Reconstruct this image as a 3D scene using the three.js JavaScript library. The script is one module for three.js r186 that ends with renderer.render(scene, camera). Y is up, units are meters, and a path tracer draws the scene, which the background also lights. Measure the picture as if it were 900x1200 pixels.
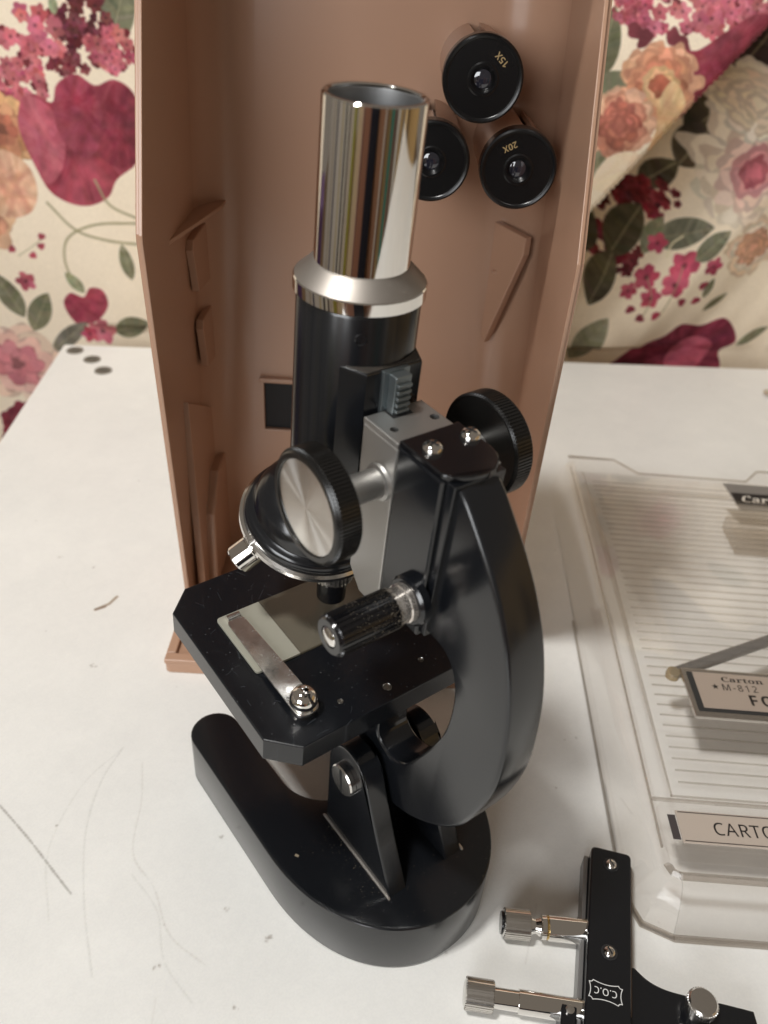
import * as THREE from 'three';
import { mergeGeometries, toCreasedNormals } from 'three/addons/utils/BufferGeometryUtils.js';
import { RoundedBoxGeometry } from 'three/addons/geometries/RoundedBoxGeometry.js';
import { RectAreaLightUniformsLib } from 'three/addons/lights/RectAreaLightUniformsLib.js';

// ---------------------------------------------------------------- camera, light, exposure
const S = 0.00084;                       // drawing unit -> metres
const V = (x, y, z) => new THREE.Vector3(x, y, z);
const rad = (d) => (d * Math.PI) / 180;
const scene = new THREE.Scene();
const camera = new THREE.PerspectiveCamera(63.71, 0.75, 0.01, 20);
{
  const yaw = rad(-39.063), pit = rad(35.019), roll = rad(4.087);
  const F = V(Math.sin(-yaw) * Math.cos(pit), -Math.sin(pit), -Math.cos(yaw) * Math.cos(pit));
  const R = F.clone().cross(V(0, 1, 0)).normalize(), U = R.clone().cross(F);
  const R2 = R.clone().multiplyScalar(Math.cos(roll)).addScaledVector(U, Math.sin(roll));
  const U2 = U.clone().multiplyScalar(Math.cos(roll)).addScaledVector(R, -Math.sin(roll));
  camera.position.set(-134.437 * S, 322.716 * S, 154.512 * S);
  camera.quaternion.setFromRotationMatrix(new THREE.Matrix4().makeBasis(R2, U2, F.clone().negate()));
  camera.focus = 300 * S;
  camera.userData.fStop = 13.5;
}
const renderer = new THREE.WebGLRenderer({ antialias: true });
renderer.toneMapping = THREE.LinearToneMapping;
renderer.toneMappingExposure = 1.06;
renderer.shadowMap.enabled = true;
RectAreaLightUniformsLib.init();
scene.background = new THREE.Color().setRGB(0.162, 0.139, 0.115);

function areaLamp(name, label, category, at, target, w, h, color, power, glow) {
  const g = new THREE.Group(); g.name = name; g.userData = { label, category };
  g.position.set(...at); g.lookAt(...target); scene.add(g);   // +z of the group faces the target
  const pane = new THREE.Mesh(new THREE.BoxGeometry(w, h, 0.01), new THREE.MeshStandardMaterial({ color: 0x222222, emissive: color, emissiveIntensity: glow }));
  pane.name = 'glowing_pane'; g.add(pane);
  const fm = new THREE.MeshStandardMaterial({ color: 0xd8d4cc, roughness: 0.6 });
  for (const [bw, bh, x, y] of [[w + 0.12, 0.06, 0, h / 2 + 0.03], [w + 0.12, 0.06, 0, -h / 2 - 0.03], [0.06, h, w / 2 + 0.03, 0], [0.06, h, -w / 2 - 0.03, 0]]) {
    const f = new THREE.Mesh(new THREE.BoxGeometry(bw, bh, 0.05), fm); f.name = 'frame'; f.position.set(x, y, 0); f.castShadow = true; g.add(f);
  }
  const L = new THREE.RectAreaLight(color, power, w, h); L.name = name + '_light';
  L.position.set(...at); L.lookAt(...target); L.translateZ(0); scene.add(L);
  const d = V(...target).sub(V(...at)).normalize().multiplyScalar(0.012); L.position.add(d);
  return g;
}
areaLamp('ceiling_lamp', 'small square white ceiling lamp high above the table', 'lamp', [-0.72, 1.9, -0.12], [0.02, 0.05, -0.02], 0.22, 0.22, new THREE.Color(1, 0.985, 0.955), 150, 12);
areaLamp('window', 'daylight window to the left of the table', 'window', [-1.52, 0.6, 0.72], [0, 0.05, -0.02], 0.9, 0.8, new THREE.Color(0.96, 0.98, 1), 4.3, 4.3);

// ---------------------------------------------------------------- helpers
let seed = 7;
const rnd = () => { seed = (seed * 1664525 + 1013904223) % 4294967296; return seed / 4294967296; };
const rr = (a, b) => a + (b - a) * rnd();
const names = new Map();
function numbered(n) { const k = names.get(n) ?? 0; names.set(n, k + 1); return k ? n + '_' + String(k).padStart(3, '0') : n; }
function thing(name, label, category, [x, y, z], group) {
  const g = new THREE.Group(); g.name = numbered(name); g.position.set(x * S, y * S, z * S);
  g.userData = { label, category }; if (group) g.userData.group = group;
  g.origin = [x, y, z]; scene.add(g); return g;
}
const flat = (g) => { const o = g.index ? g.toNonIndexed() : g; for (const k of Object.keys(o.attributes)) if (!['position', 'normal', 'uv'].includes(k)) o.deleteAttribute(k); return o; };
function finish(geos) {
  geos = [].concat(geos).map(flat);
  return geos.length > 1 ? mergeGeometries(geos) : geos[0].clone();
}
// a named mesh in drawing units (world frame) under a thing or one of its parts
function part(name, geos, mat, parent, label) {
  const g = finish(geos), o = parent.origin ?? [0, 0, 0];
  g.translate(-o[0], -o[1], -o[2]); g.scale(S, S, S);
  const m = new THREE.Mesh(g, mat); m.name = name; m.castShadow = m.receiveShadow = true; m.origin = o;
  if (label) m.userData.label = label;
  parent.add(m); return m;
}
const tf = (g, M) => g.applyMatrix4(M);
const shapeOf = (pts, holes = []) => {
  const s = new THREE.Shape(pts.map((p) => new THREE.Vector2(p[0], p[1])));
  for (const h of holes) s.holes.push(new THREE.Path(h.map((p) => new THREE.Vector2(p[0], p[1]))));
  return s;
};
function ext(pts, depth, bevel = 0, holes = [], seg = 2, crease = 0.24) {
  const g = new THREE.ExtrudeGeometry(shapeOf(pts, holes), { depth: depth - 2 * bevel, bevelEnabled: bevel > 0, bevelThickness: bevel, bevelSize: bevel, bevelOffset: -bevel, bevelSegments: seg, steps: 1, curveSegments: 24 });
  if (bevel) g.translate(0, 0, bevel);
  return toCreasedNormals(g, crease);
}
// outline in (z, v) pushed along u from u0 to u1
const uPlate = (pts, u0, u1, bevel, holes, seg, crease) => ext(pts, u1 - u0, bevel, holes, seg, crease).translate(0, 0, -(u1 - u0) / 2).rotateY(-Math.PI / 2).translate((u0 + u1) / 2, 0, 0);
// outline in (u, z) pushed up from v0 to v1
const vPlate = (pts, v0, v1, bevel, holes = [], seg, crease) => ext(pts.map(([a, b]) => [a, -b]), v1 - v0, bevel, holes.map((h) => h.map(([a, b]) => [a, -b])), seg, crease).rotateX(-Math.PI / 2).translate(0, v0, 0);
const curve = (pts, n, closed = false) => new THREE.CatmullRomCurve3(pts.map((p) => V(p[0], p[1], 0)), closed, 'centripetal').getPoints(n).map((p) => [p.x, p.y]);
const lathe = (pts, seg = 64, crease = 0.55) => toCreasedNormals(new THREE.LatheGeometry(pts.map((p) => new THREE.Vector2(Math.max(p[0], 1e-4), p[1])), seg), crease);
const alongX = (g) => g.rotateZ(-Math.PI / 2);      // axis y -> x
const alongZ = (g) => g.rotateX(Math.PI / 2);       // axis y -> z
const circle = (x, y, r, n = 24) => Array.from({ length: n }, (_, i) => [x + r * Math.cos((i / n) * 2 * Math.PI), y + r * Math.sin((i / n) * 2 * Math.PI)]);
const box = (x0, x1, y0, y1, z0, z1, r = 0.4) => new RoundedBoxGeometry(x1 - x0, y1 - y0, z1 - z0, 2, r).translate((x0 + x1) / 2, (y0 + y1) / 2, (z0 + z1) / 2);
// fluted cylinder along y: n teeth
function gear(r, depth, n, y0, y1, bevel = 0.3, width = 0.5) {
  const p = [];
  for (let i = 0; i < n; i++) for (const [f, d] of [[0, 0], [width, 0], [width + 0.12, depth], [0.88, depth]]) { const a = ((i + f) / n) * 2 * Math.PI; p.push([(r - d) * Math.cos(a), (r - d) * Math.sin(a)]); }
  return ext(p, y1 - y0, bevel, [], 1, 0.3).rotateX(-Math.PI / 2).translate(0, y0, 0);
}
function rounded(pts, r, n = 9) {                    // outline with rounded corners; r may be a list
  const out = [], N = pts.length;
  pts.forEach((p, i) => {
    const R = Array.isArray(r) ? r[i] : r, a = pts[(i + N - 1) % N], b = pts[(i + 1) % N];
    if (!R) { out.push(p); return; }
    const da = Math.hypot(a[0] - p[0], a[1] - p[1]), db = Math.hypot(b[0] - p[0], b[1] - p[1]);
    const A = [p[0] + ((a[0] - p[0]) / da) * R, p[1] + ((a[1] - p[1]) / da) * R], B = [p[0] + ((b[0] - p[0]) / db) * R, p[1] + ((b[1] - p[1]) / db) * R];
    for (let k = 0; k <= n; k++) { const t = k / n; out.push([(1 - t) ** 2 * A[0] + 2 * t * (1 - t) * p[0] + t * t * B[0], (1 - t) ** 2 * A[1] + 2 * t * (1 - t) * p[1] + t * t * B[1]]); }
  });
  return out;
}
// ---------------------------------------------------------------- textures and materials
function noiseTex(w, h, fn, srgb = false) {
  const d = new Uint8Array(w * h * 4);
  for (let y = 0; y < h; y++) for (let x = 0; x < w; x++) { const v = fn(x, y); const i = (y * w + x) * 4; for (let c = 0; c < 3; c++) d[i + c] = Math.max(0, Math.min(255, Array.isArray(v) ? v[c] : v)); d[i + 3] = 255; }
  const t = new THREE.DataTexture(d, w, h); t.wrapS = t.wrapT = THREE.RepeatWrapping; t.magFilter = THREE.LinearFilter; if (srgb) t.colorSpace = THREE.SRGBColorSpace; t.needsUpdate = true; return t;
}
function canvasTex(w, h, draw, srgb = true) {
  const c = document.createElement('canvas'); c.width = w; c.height = h; draw(c.getContext('2d'), w, h);
  const t = new THREE.CanvasTexture(c); if (srgb) t.colorSpace = THREE.SRGBColorSpace; t.anisotropy = 8; return t;
}
const grid = (n) => { const a = Array.from({ length: n * n }, rnd); return (x, y) => { const X = Math.floor(x), Y = Math.floor(y), fx = x - X, fy = y - Y, s = fx * fx * (3 - 2 * fx), t = fy * fy * (3 - 2 * fy), g = (i, j) => a[(((j % n) + n) % n) * n + (((i % n) + n) % n)]; return (g(X, Y) * (1 - s) + g(X + 1, Y) * s) * (1 - t) + (g(X, Y + 1) * (1 - s) + g(X + 1, Y + 1) * s) * t; }; };
const n8 = grid(8), n32 = grid(32), n128 = grid(128);
const fbm = (x, y) => 0.5 * n8(x * 8, y * 8) + 0.3 * n32(x * 32, y * 32) + 0.2 * n128(x * 128, y * 128);
const lin = (r, g, b) => new THREE.Color().setRGB(r, g, b);
const std = (o) => new THREE.MeshStandardMaterial(o), phy = (o) => new THREE.MeshPhysicalMaterial(o);

const fineBump = noiseTex(256, 256, () => 110 + rnd() * 60);
const blotch = noiseTex(256, 256, (x, y) => 70 + 120 * fbm(x / 256, y / 256));
const dustTex = noiseTex(256, 256, (x, y) => { const f = fbm(x / 256, y / 256); return rnd() < 0.10 + 0.25 * Math.max(0, f - 0.45) * 4 ? [150, 138, 122] : [22, 20, 19]; }, true);
const dustMetal = noiseTex(256, 256, (x, y) => { const f = fbm(x / 256, y / 256); const v = rnd() < 0.06 + Math.max(0, f - 0.5) * 2.4 ? 130 + rnd() * 60 : 214; return [v, v * 0.97, v * 0.93]; }, true);
const dustRough = noiseTex(256, 256, (x, y) => { const f = fbm(x / 256, y / 256); return rnd() < 0.1 + Math.max(0, f - 0.5) * 3 ? 150 + rnd() * 90 : 34; });
const rep = (t, x, y) => { const c = t.clone(); c.repeat.set(x, y); c.needsUpdate = true; return c; };
const smudge = noiseTex(256, 256, (x, y) => 40 + 110 * Math.max(0, fbm(x / 256, y / 256) - 0.25));

const M = {
  black: phy({ color: lin(0.006, 0.0068, 0.0085), roughness: 0.2, ior: 1.6, bumpMap: rep(blotch, 1, 1), bumpScale: 0.00002 }),
  blackFlat: std({ color: lin(0.013, 0.013, 0.014), roughness: 0.5 }),
  blackGloss: phy({ color: lin(0.006, 0.006, 0.007), roughness: 0.16, ior: 1.55 }),
  blackDust: phy({ map: dustTex, roughness: 0.55 }),
  bakelite: phy({ color: lin(0.008, 0.0075, 0.007), roughness: 0.26 }),
  chrome: std({ color: lin(0.83, 0.81, 0.78), metalness: 1, roughness: 0.05 }),
  chromeSoft: std({ color: lin(0.72, 0.7, 0.67), metalness: 1, roughness: 0.2 }),
  chromeDust: std({ map: dustMetal, metalness: 0.85, roughnessMap: dustRough, roughness: 1 }),
  steel: std({ color: lin(0.55, 0.54, 0.52), metalness: 1, roughness: 0.46, bumpMap: rep(fineBump, 1, 1), bumpScale: 0.000006 }),
  steelRough: std({ color: lin(0.36, 0.36, 0.36), metalness: 1, roughness: 0.5, bumpMap: rep(fineBump, 1, 1), bumpScale: 0.00002 }),
  rack: std({ color: lin(0.24, 0.27, 0.28), metalness: 0.9, roughness: 0.42 }),
  spun: phy({ color: lin(0.93, 0.91, 0.87), metalness: 1, roughness: 0.27, anisotropy: 0.95 }),
  hole: std({ color: lin(0.006, 0.006, 0.006), roughness: 0.9 }),
  brown: phy({ color: lin(0.45, 0.272, 0.182), roughness: 0.25, bumpMap: rep(fineBump, 1, 1), bumpScale: 0.000012 }),
  darkSlot: std({ color: lin(0.006, 0.006, 0.007), roughness: 0.6 }),
  capBlack: phy({ color: lin(0.004, 0.004, 0.0045), roughness: 0.27, ior: 1.42 }),
  lens: phy({ color: lin(0.02, 0.02, 0.03), roughness: 0.03, clearcoat: 1 }),
  mirrorGlass: std({ color: lin(0.7, 0.68, 0.64), metalness: 1, roughness: 0.04 }),
  pane: phy({ color: lin(0.99, 0.985, 0.98), roughness: 0.015, transmission: 1, thickness: 0, ior: 1.49 }),
  paneEdge: phy({ color: lin(0.80, 0.775, 0.75), roughness: 0.04, transmission: 1, thickness: 0, ior: 1.49 }),
  rib: phy({ color: lin(0.86, 0.84, 0.82), roughness: 0.05, transmission: 1, thickness: 0, ior: 1.49 }),
  slide: phy({ color: lin(0.62, 0.57, 0.46), roughness: 0.12, transmission: 0.84, thickness: 0, ior: 1.55 }),
  frost: phy({ color: lin(0.31, 0.30, 0.245), roughness: 0.6 }),
  clip: std({ color: lin(0.78, 0.76, 0.73), metalness: 0.93, roughnessMap: rep(smudge, 0.04, 0.04), roughness: 0.72 }),
  goldPrint: std({ color: lin(0.35, 0.26, 0.13), roughness: 0.6 }),
};
M.brown.bumpMap.repeat.set(0.06, 0.06); for (const m of [M.steel, M.steelRough]) m.bumpMap.repeat.set(0.25, 0.25); M.black.bumpMap.repeat.set(0.02, 0.02);

// ================================================================ TABLE
const TA = rad(34.12);                                    // table frame: s along the back edge, t towards the viewer
const MT = new THREE.Matrix4().makeRotationY(-TA);
const fromTable = (s, y, t) => V(s, y, t).applyMatrix4(MT);
const toTable = (x, z) => [x * Math.cos(TA) + z * Math.sin(TA), -x * Math.sin(TA) + z * Math.cos(TA)];
const T0 = -265.5, T1 = 900, B0 = -510, B1 = 420;
{
  const W = 2048, H = 1634, k = W / (T1 - T0);
  const tableMap = canvasTex(W, H, (c) => {
    c.fillStyle = 'rgb(232,231,227)'; c.fillRect(0, 0, W, H);
    const img = c.getImageData(0, 0, W, H), d = img.data;
    for (let y = 0; y < H; y++) for (let x = 0; x < W; x++) { const i = (y * W + x) * 4, v = (fbm(x / 700, y / 700) - 0.5) * 12 + (rnd() - 0.5) * 5; d[i] += v; d[i + 1] += v * 0.97; d[i + 2] += v * 0.9; }
    c.putImageData(img, 0, 0);
    for (let i = 0; i < 60; i++) { const x = rnd() * W, y = rnd() * H, r = rr(8, 40); for (let q = 0; q < 14; q++) { c.fillStyle = `rgba(${rnd() < 0.5 ? '206,204,190' : '222,214,196'},0.07)`; c.beginPath(); c.ellipse(x + rr(-r, r), y + rr(-r, r), r * rr(0.2, 0.6), r * rr(0.15, 0.5), rr(0, 3), 0, 7); c.fill(); } }
    const P = (x, z) => { const [s, t] = toTable(x, z); return [(s - T0) * k, (t - B0) * k]; };
    const line = (pts, w, col) => { c.strokeStyle = col; c.lineWidth = w; c.lineCap = 'round'; c.beginPath(); pts.forEach((p, i) => { const q = P(...p); i ? c.lineTo(...q) : c.moveTo(...q); }); c.stroke(); };
    const wob = (pts, w, col) => { const q = new THREE.CatmullRomCurve3(pts.map((p) => V(p[0], 0, p[1]))).getPoints(40); for (let i = 0; i < 40; i++) if (rnd() > 0.02) line([[q[i].x, q[i].z], [q[i + 1].x, q[i + 1].z]], w * rr(0.6, 1.2), col); };
    wob([[-122, -113], [-117, -90], [-113, -67], [-111, -56]], 1.5, 'rgba(120,116,108,0.4)');           // dark hair-line scratch
    wob([[-66, -113], [-80, -102], [-95, -82], [-108, -50], [-116, -20]], 1.4, 'rgba(150,148,138,0.13)');
    wob([[-66, -113], [-88, -104], [-112, -80], [-122, -50]], 1.2, 'rgba(150,148,138,0.1)');
    wob([[-62, -100], [-70, -82], [-84, -58], [-83, -40], [-86, -18], [-80, 0]], 1.4, 'rgba(150,148,138,0.12)');
    wob([[-88, -50], [-86, -30], [-92, -10], [-90, 10]], 1.2, 'rgba(150,148,138,0.1)');
    line([[-41, -213], [-33, -213.5], [-27, -217]], 3.2, 'rgba(140,120,100,0.75)'); line([[-41, -213], [-36, -212.6]], 3.6, 'rgba(120,98,80,0.7)');
    for (const [x, z, r] of [[-58, -172, 2.2], [-100, -213, 1], [-95, -10, 1.6], [-63, -15, 1.4], [-50, -45, 1.5], [-28, -250, 1.4], [-42, -270, 1.3], [-78, 20, 1.5], [-55, 5, 2.4], [120, 5, 1.2], [90, 20, 1], [150, 20, 1]]) {
      const [a, b] = P(x, z); c.fillStyle = 'rgba(110,100,88,0.28)'; for (let i = 0; i < 5; i++) { c.beginPath(); c.ellipse(a + rr(-r, r) * 1.2, b + rr(-r, r), r * rr(0.3, 0.9), r * rr(0.25, 0.6), rr(0, 3), 0, 7); c.fill(); }
    }
    for (let i = 0; i < 420; i++) { const x = rnd() * W, y = rnd() * H, r = rr(0.3, 1.2); c.fillStyle = `rgba(95,88,78,${rr(0.08, 0.4)})`; c.beginPath(); c.ellipse(x, y, r, r * rr(0.4, 1), rr(0, 3), 0, 7); c.fill(); }
    for (let i = 0; i < 120; i++) { const x = rnd() * W, y = rnd() * H, a = rr(0, 6.3), l = rr(6, 50); c.strokeStyle = `rgba(150,145,135,${rr(0.06, 0.22)})`; c.lineWidth = rr(0.5, 1.2); c.beginPath(); c.moveTo(x, y); c.lineTo(x + Math.cos(a) * l, y + Math.sin(a) * l); c.stroke(); }
  });
  const tbl = thing('table', 'white painted table with scratched top carrying the microscope and its case', 'table', [0, 0, 0]);
  const slab = vPlate(rounded([[T0, B0], [T1, B0], [T1, B1], [T0, B1]], 3), -26, 0, 1.2);
  const p = slab.attributes.position, uv = slab.attributes.uv;
  for (let i = 0; i < p.count; i++) uv.setXY(i, (p.getX(i) - T0) / (T1 - T0), 1 - (p.getZ(i) - B0) / (H / k));
  const topMat = phy({ map: tableMap, roughness: 0.36, bumpMap: rep(blotch, 6, 5), bumpScale: 0.00012 });
  part('tabletop', tf(slab, MT), topMat, tbl);
  for (const [x, z] of [[69.8, -552.9], [75.9, -527.8], [75.9, -502]]) {      // dark screw caps near the back corner
    const [s, t] = toTable(x, z), cap = part('screw_cap', tf(lathe([[7.5, -0.4], [7.2, 0.7], [5.5, 0.9], [4.6, 0.5], [0, 0.45]], 28).translate(s, 0, t), MT), std({ color: lin(0.16, 0.14, 0.11), roughness: 0.6 }), tbl);
    part('slot', tf(box(s - 4, s + 4, 0.4, 0.62, t - 0.9, t + 0.9, 0.05), MT), M.hole, cap);
  }
  { const [s, t] = toTable(566, -163); part('hook', tf(lathe([[8, 0], [8, 2.5], [6, 3.4], [0, 3.6]], 28).translate(s, 0, t), MT), M.chromeSoft, tbl); }
}

// ================================================================ FLORAL CURTAIN
{
  const s0 = -620, s1 = 760, y0 = -330, y1 = 420, k = 2048 / (s1 - s0), W = 2048, H = Math.round((y1 - y0) * k);
  const map = canvasTex(W, H, (c) => {
    c.fillStyle = 'rgb(245,230,206)'; c.fillRect(0, 0, W, H);
    const X = (s) => (s - s0) * k, Y = (y) => (y1 - y) * k;
    const rgb = (a, al = 1) => `rgba(${a[0] | 0},${a[1] | 0},${a[2] | 0},${al})`;
    const vary = (a, n) => { const q = rr(-n, n); return a.map((v) => v + q + rr(-n, n) * 0.35); };
    const blob = (x, y, r, col, sq = 0.85, rag = 0.12, rot = rr(0, 6)) => { c.fillStyle = rgb(col); c.beginPath(); const N = 22, ph = rr(0, 6), ph2 = rr(0, 6); for (let i = 0; i < N; i++) { const a = (i / N) * 6.2832, q = r * (1 + rag * Math.sin(3 * a + ph) + rag * 0.6 * Math.sin(5 * a + ph2)), u = q * Math.cos(a), v = q * sq * Math.sin(a); const px = x + u * Math.cos(rot) - v * Math.sin(rot), py = y + u * Math.sin(rot) + v * Math.cos(rot); i ? c.lineTo(px, py) : c.moveTo(px, py); } c.fill(); };
    const leaf = (s, y, L, wd, ang, col = [122, 120, 94]) => {
      const x = X(s), yy = Y(y); L *= k; wd *= k; c.save(); c.translate(x, yy); c.rotate(-rad(ang));
      c.fillStyle = rgb(col); c.beginPath(); c.moveTo(-L, 0); c.bezierCurveTo(-L * 0.4, -wd * 1.3, L * 0.5, -wd, L, 0); c.bezierCurveTo(L * 0.4, wd * 0.9, -L * 0.5, wd * 1.2, -L, 0); c.fill();
      c.clip();
      for (let i = 0; i < 26; i++) { c.strokeStyle = rgb(vary(col, 22), 0.5); c.lineWidth = rr(1, 4) * k; const q = rr(-L, L * 0.8); c.beginPath(); c.moveTo(q, 0); c.lineTo(q + L * 0.3, (rnd() < 0.5 ? -1 : 1) * wd); c.stroke(); }
      c.strokeStyle = rgb([168, 160, 128], 0.8); c.lineWidth = 0.8 * k; c.beginPath(); c.moveTo(-L, 0); c.lineTo(L * 0.9, 0); c.stroke(); c.restore();
    };
    const floret = (x, y, r, col) => { const a0 = rr(0, 6); for (let i = 0; i < 5; i++) { const a = a0 + i * 1.2566; blob(x + Math.cos(a) * r * 0.55, y + Math.sin(a) * r * 0.55, r * 0.52, vary(col, 14), 0.8, 0.08, a); } blob(x, y, r * 0.2, col.map((v) => v * 0.62), 1, 0.1); };
    const cluster = (s, y, r, col, dark = [112, 44, 52], n = 26) => { for (let i = 0; i < n * 0.5; i++) { const a = rr(0, 6.3), q = Math.sqrt(rnd()) * r; blob(X(s + Math.cos(a) * q), Y(y + Math.sin(a) * q * 0.9), r * k * 0.16, vary(dark, 12), 0.8, 0.15); } for (let i = 0; i < n; i++) { const a = rr(0, 6.3), q = Math.sqrt(rnd()) * r * 0.92; floret(X(s + Math.cos(a) * q), Y(y + Math.sin(a) * q * 0.9), r * k * rr(0.2, 0.3), vary(col, 18)); } };
    const petalFlower = (s, y, r, cols, rings = 4, sq = 0.9) => { const x = X(s), yy = Y(y); for (let g = 0; g < rings; g++) { const R = r * k * (1 - g / (rings + 0.6)), n = 9 - g; for (let i = 0; i < n; i++) { const a = (i / n) * 6.283 + g * 0.5 + rr(-0.2, 0.2); const px = x + Math.cos(a) * R * 0.6, py = yy + Math.sin(a) * R * 0.6 * sq, col = cols[Math.min(cols.length - 1, g)]; blob(px, py, R * 0.47, vary(col.map((v) => v * 0.86), 6), 0.82, 0.1, a); blob(px + Math.cos(a) * R * 0.05, py + Math.sin(a) * R * 0.05, R * 0.42, vary(col, 9), 0.8, 0.12, a); } } blob(x, yy, r * k * 0.15, cols[cols.length - 1].map((v) => v * 0.7), 1, 0.2); };
    const poly = (pts, col, streaks, scol) => { c.save(); c.beginPath(); const q = new THREE.CatmullRomCurve3(pts.map((p) => V(X(p[0]), Y(p[1]), 0)), true, 'centripetal').getPoints(80); q.forEach((p, i) => (i ? c.lineTo(p.x, p.y) : c.moveTo(p.x, p.y))); c.fillStyle = rgb(col); c.fill(); c.clip(); const cx = q.reduce((a, p) => a + p.x, 0) / q.length, cy = q.reduce((a, p) => a + p.y, 0) / q.length; for (let i = 0; i < streaks; i++) { const p = q[Math.floor(rnd() * q.length)]; c.strokeStyle = rgb(vary(scol, 22), 0.28); c.lineWidth = rr(1, 6) * k; c.beginPath(); c.moveTo(p.x, p.y); c.quadraticCurveTo((p.x + cx) / 2 + rr(-10, 10), (p.y + cy) / 2, cx + rr(-15, 15) * k, cy + rr(-15, 15) * k); c.stroke(); } c.restore(); };
    const stem = (pts, w, col = [158, 150, 116]) => { c.strokeStyle = rgb(col, 0.85); c.lineWidth = w * k; c.lineCap = 'round'; c.beginPath(); new THREE.CatmullRomCurve3(pts.map((p) => V(X(p[0]), Y(p[1]), 0))).getPoints(30).forEach((p, i) => (i ? c.lineTo(p.x, p.y) : c.moveTo(p.x, p.y))); c.stroke(); };
    const PINK = [196, 108, 118], BURG = [150, 62, 76], DARK = [108, 46, 54], GREEN = [124, 122, 98], PEACH = [226, 182, 148], CREAM = [244, 226, 200];
    // cloth beyond what the photograph shows: the same print goes on
    for (let i = 0; i < 46; i++) {
      const s = rr(s0, s1), y = rr(y0, y1); if (s > -345 && s < -180 && y > -60) continue; if (s > 185 && s < 420 && y > -40) continue;
      const f = rnd(); if (f < 0.3) leaf(s, y, rr(20, 34), rr(9, 15), rr(0, 360)); else if (f < 0.5) cluster(s, y, rr(22, 34), PINK); else if (f < 0.65) petalFlower(s, y, rr(34, 50), [PEACH, [222, 160, 130], [205, 120, 100]]); else if (f < 0.8) petalFlower(s, y, rr(34, 48), [BURG, [170, 76, 90], [134, 50, 64]]); else petalFlower(s, y, rr(34, 48), [CREAM, [232, 190, 180], [200, 120, 125]]);
    }
    // left of the case
    leaf(-196, 262, 30, 16, 70, [116, 116, 92]);
    for (const [s, y, r] of [[-231, 232, 20], [-225, 255, 22], [-243, 222, 12]]) { cluster(s, y, r, [122, 54, 62], [92, 36, 44], 16); }
    cluster(-266, 238, 25, PINK); cluster(-284, 204, 23, PINK); cluster(-205, 234, 20, PINK); cluster(-303, 182, 18, [140, 62, 72]); leaf(-246, 262, 7, 4, 90, [150, 158, 124]);
    cluster(-190, 112, 10, [168, 72, 86], DARK, 8);
    petalFlower(-305, 168, 30, [[218, 170, 126], [206, 148, 110], [188, 120, 96]], 3);
    poly([[-330, 140], [-310, 152], [-288, 140], [-284, 118], [-294, 100], [-316, 94], [-334, 104]], [230, 190, 158], 60, [206, 150, 124]);
    poly([[-290, 172], [-284, 190], [-272, 198], [-258, 192], [-252, 206], [-236, 214], [-222, 206], [-207, 211], [-193, 203], [-186, 170], [-196, 146], [-214, 132], [-222, 118], [-240, 110], [-258, 112], [-272, 120], [-280, 136]], [166, 76, 90], 120, [148, 58, 72]);
    poly([[-290, 172], [-280, 196], [-262, 190], [-252, 168], [-258, 140], [-274, 126], [-284, 150]], [180, 88, 102], 60, [190, 100, 112]);
    poly([[-252, 204], [-238, 213], [-224, 204], [-220, 170], [-236, 150], [-256, 168]], [164, 76, 92], 60, [146, 58, 74]);
    poly([[-206, 209], [-190, 198], [-188, 160], [-205, 142], [-224, 150], [-218, 186]], [148, 60, 74], 50, [132, 48, 64]);
    stem([[-277, 110], [-255, 88], [-229, 80], [-190, 75]], 2.4); stem([[-195, 95], [-239, 93], [-264, 79], [-270, 59], [-266, 40]], 2.2); stem([[-232, 132], [-222, 111], [-195, 97]], 2.2);
    leaf(-213, 60, 17, 7, 100); leaf(-190, 40, 8, 4, 90); leaf(-264, 38, 12, 7, 130, [138, 140, 108]);
    poly([[-278, 18], [-270, 27], [-258, 24], [-250, 34], [-239, 33], [-235, 20], [-243, 6], [-254, -2], [-268, -4], [-276, 6]], [170, 76, 92], 50, [150, 58, 74]);
    floret(X(-310), Y(36), 9 * k, [190, 96, 110]); for (const [s, y] of [[-288, 79], [-290, 70], [-299, 61], [-317, 66]]) blob(X(s), Y(y), 3.6 * k, [164, 70, 84], 0.8); stem([[-312, 60], [-300, 68], [-289, 76]], 1, [178, 172, 140]);
    leaf(-328, 22, 24, 13, 115); leaf(-302, 6, 22, 13, 62); leaf(-278, -18, 26, 10, 40, [118, 112, 98]); leaf(-216, -4, 18, 13, 20);
    petalFlower(-335, -50, 44, [[236, 208, 186], [230, 186, 172], [206, 130, 134]], 4); floret(X(-245), Y(-10), 13 * k, [206, 120, 132]); floret(X(-258), Y(-14), 8 * k, [176, 74, 92]);
    petalFlower(-350, 90, 26, [[214, 150, 120], [196, 120, 100]], 3); petalFlower(-325, -130, 40, [BURG, [170, 80, 94], [130, 50, 62]], 4);
    // right of the case
    c.fillStyle = rgb([245, 230, 206]); c.fillRect(X(186), Y(300), 250 * k, 340 * k);
    leaf(187, 262, 26, 13, 80, [112, 110, 84]); leaf(196, 230, 22, 17, 30, [124, 124, 100]); leaf(190, 186, 22, 9, 95, [132, 132, 106]);
    cluster(254, 293, 24, PINK); cluster(214, 288, 20, [184, 100, 110]); cluster(283, 297, 18, PINK); cluster(199, 286, 11, [165, 85, 94]);
    for (const [s, y] of [[214, 268], [221, 260], [234, 270], [241, 265], [207, 272]]) blob(X(s), Y(y), 7 * k, [118, 54, 62], 0.7);
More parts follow.
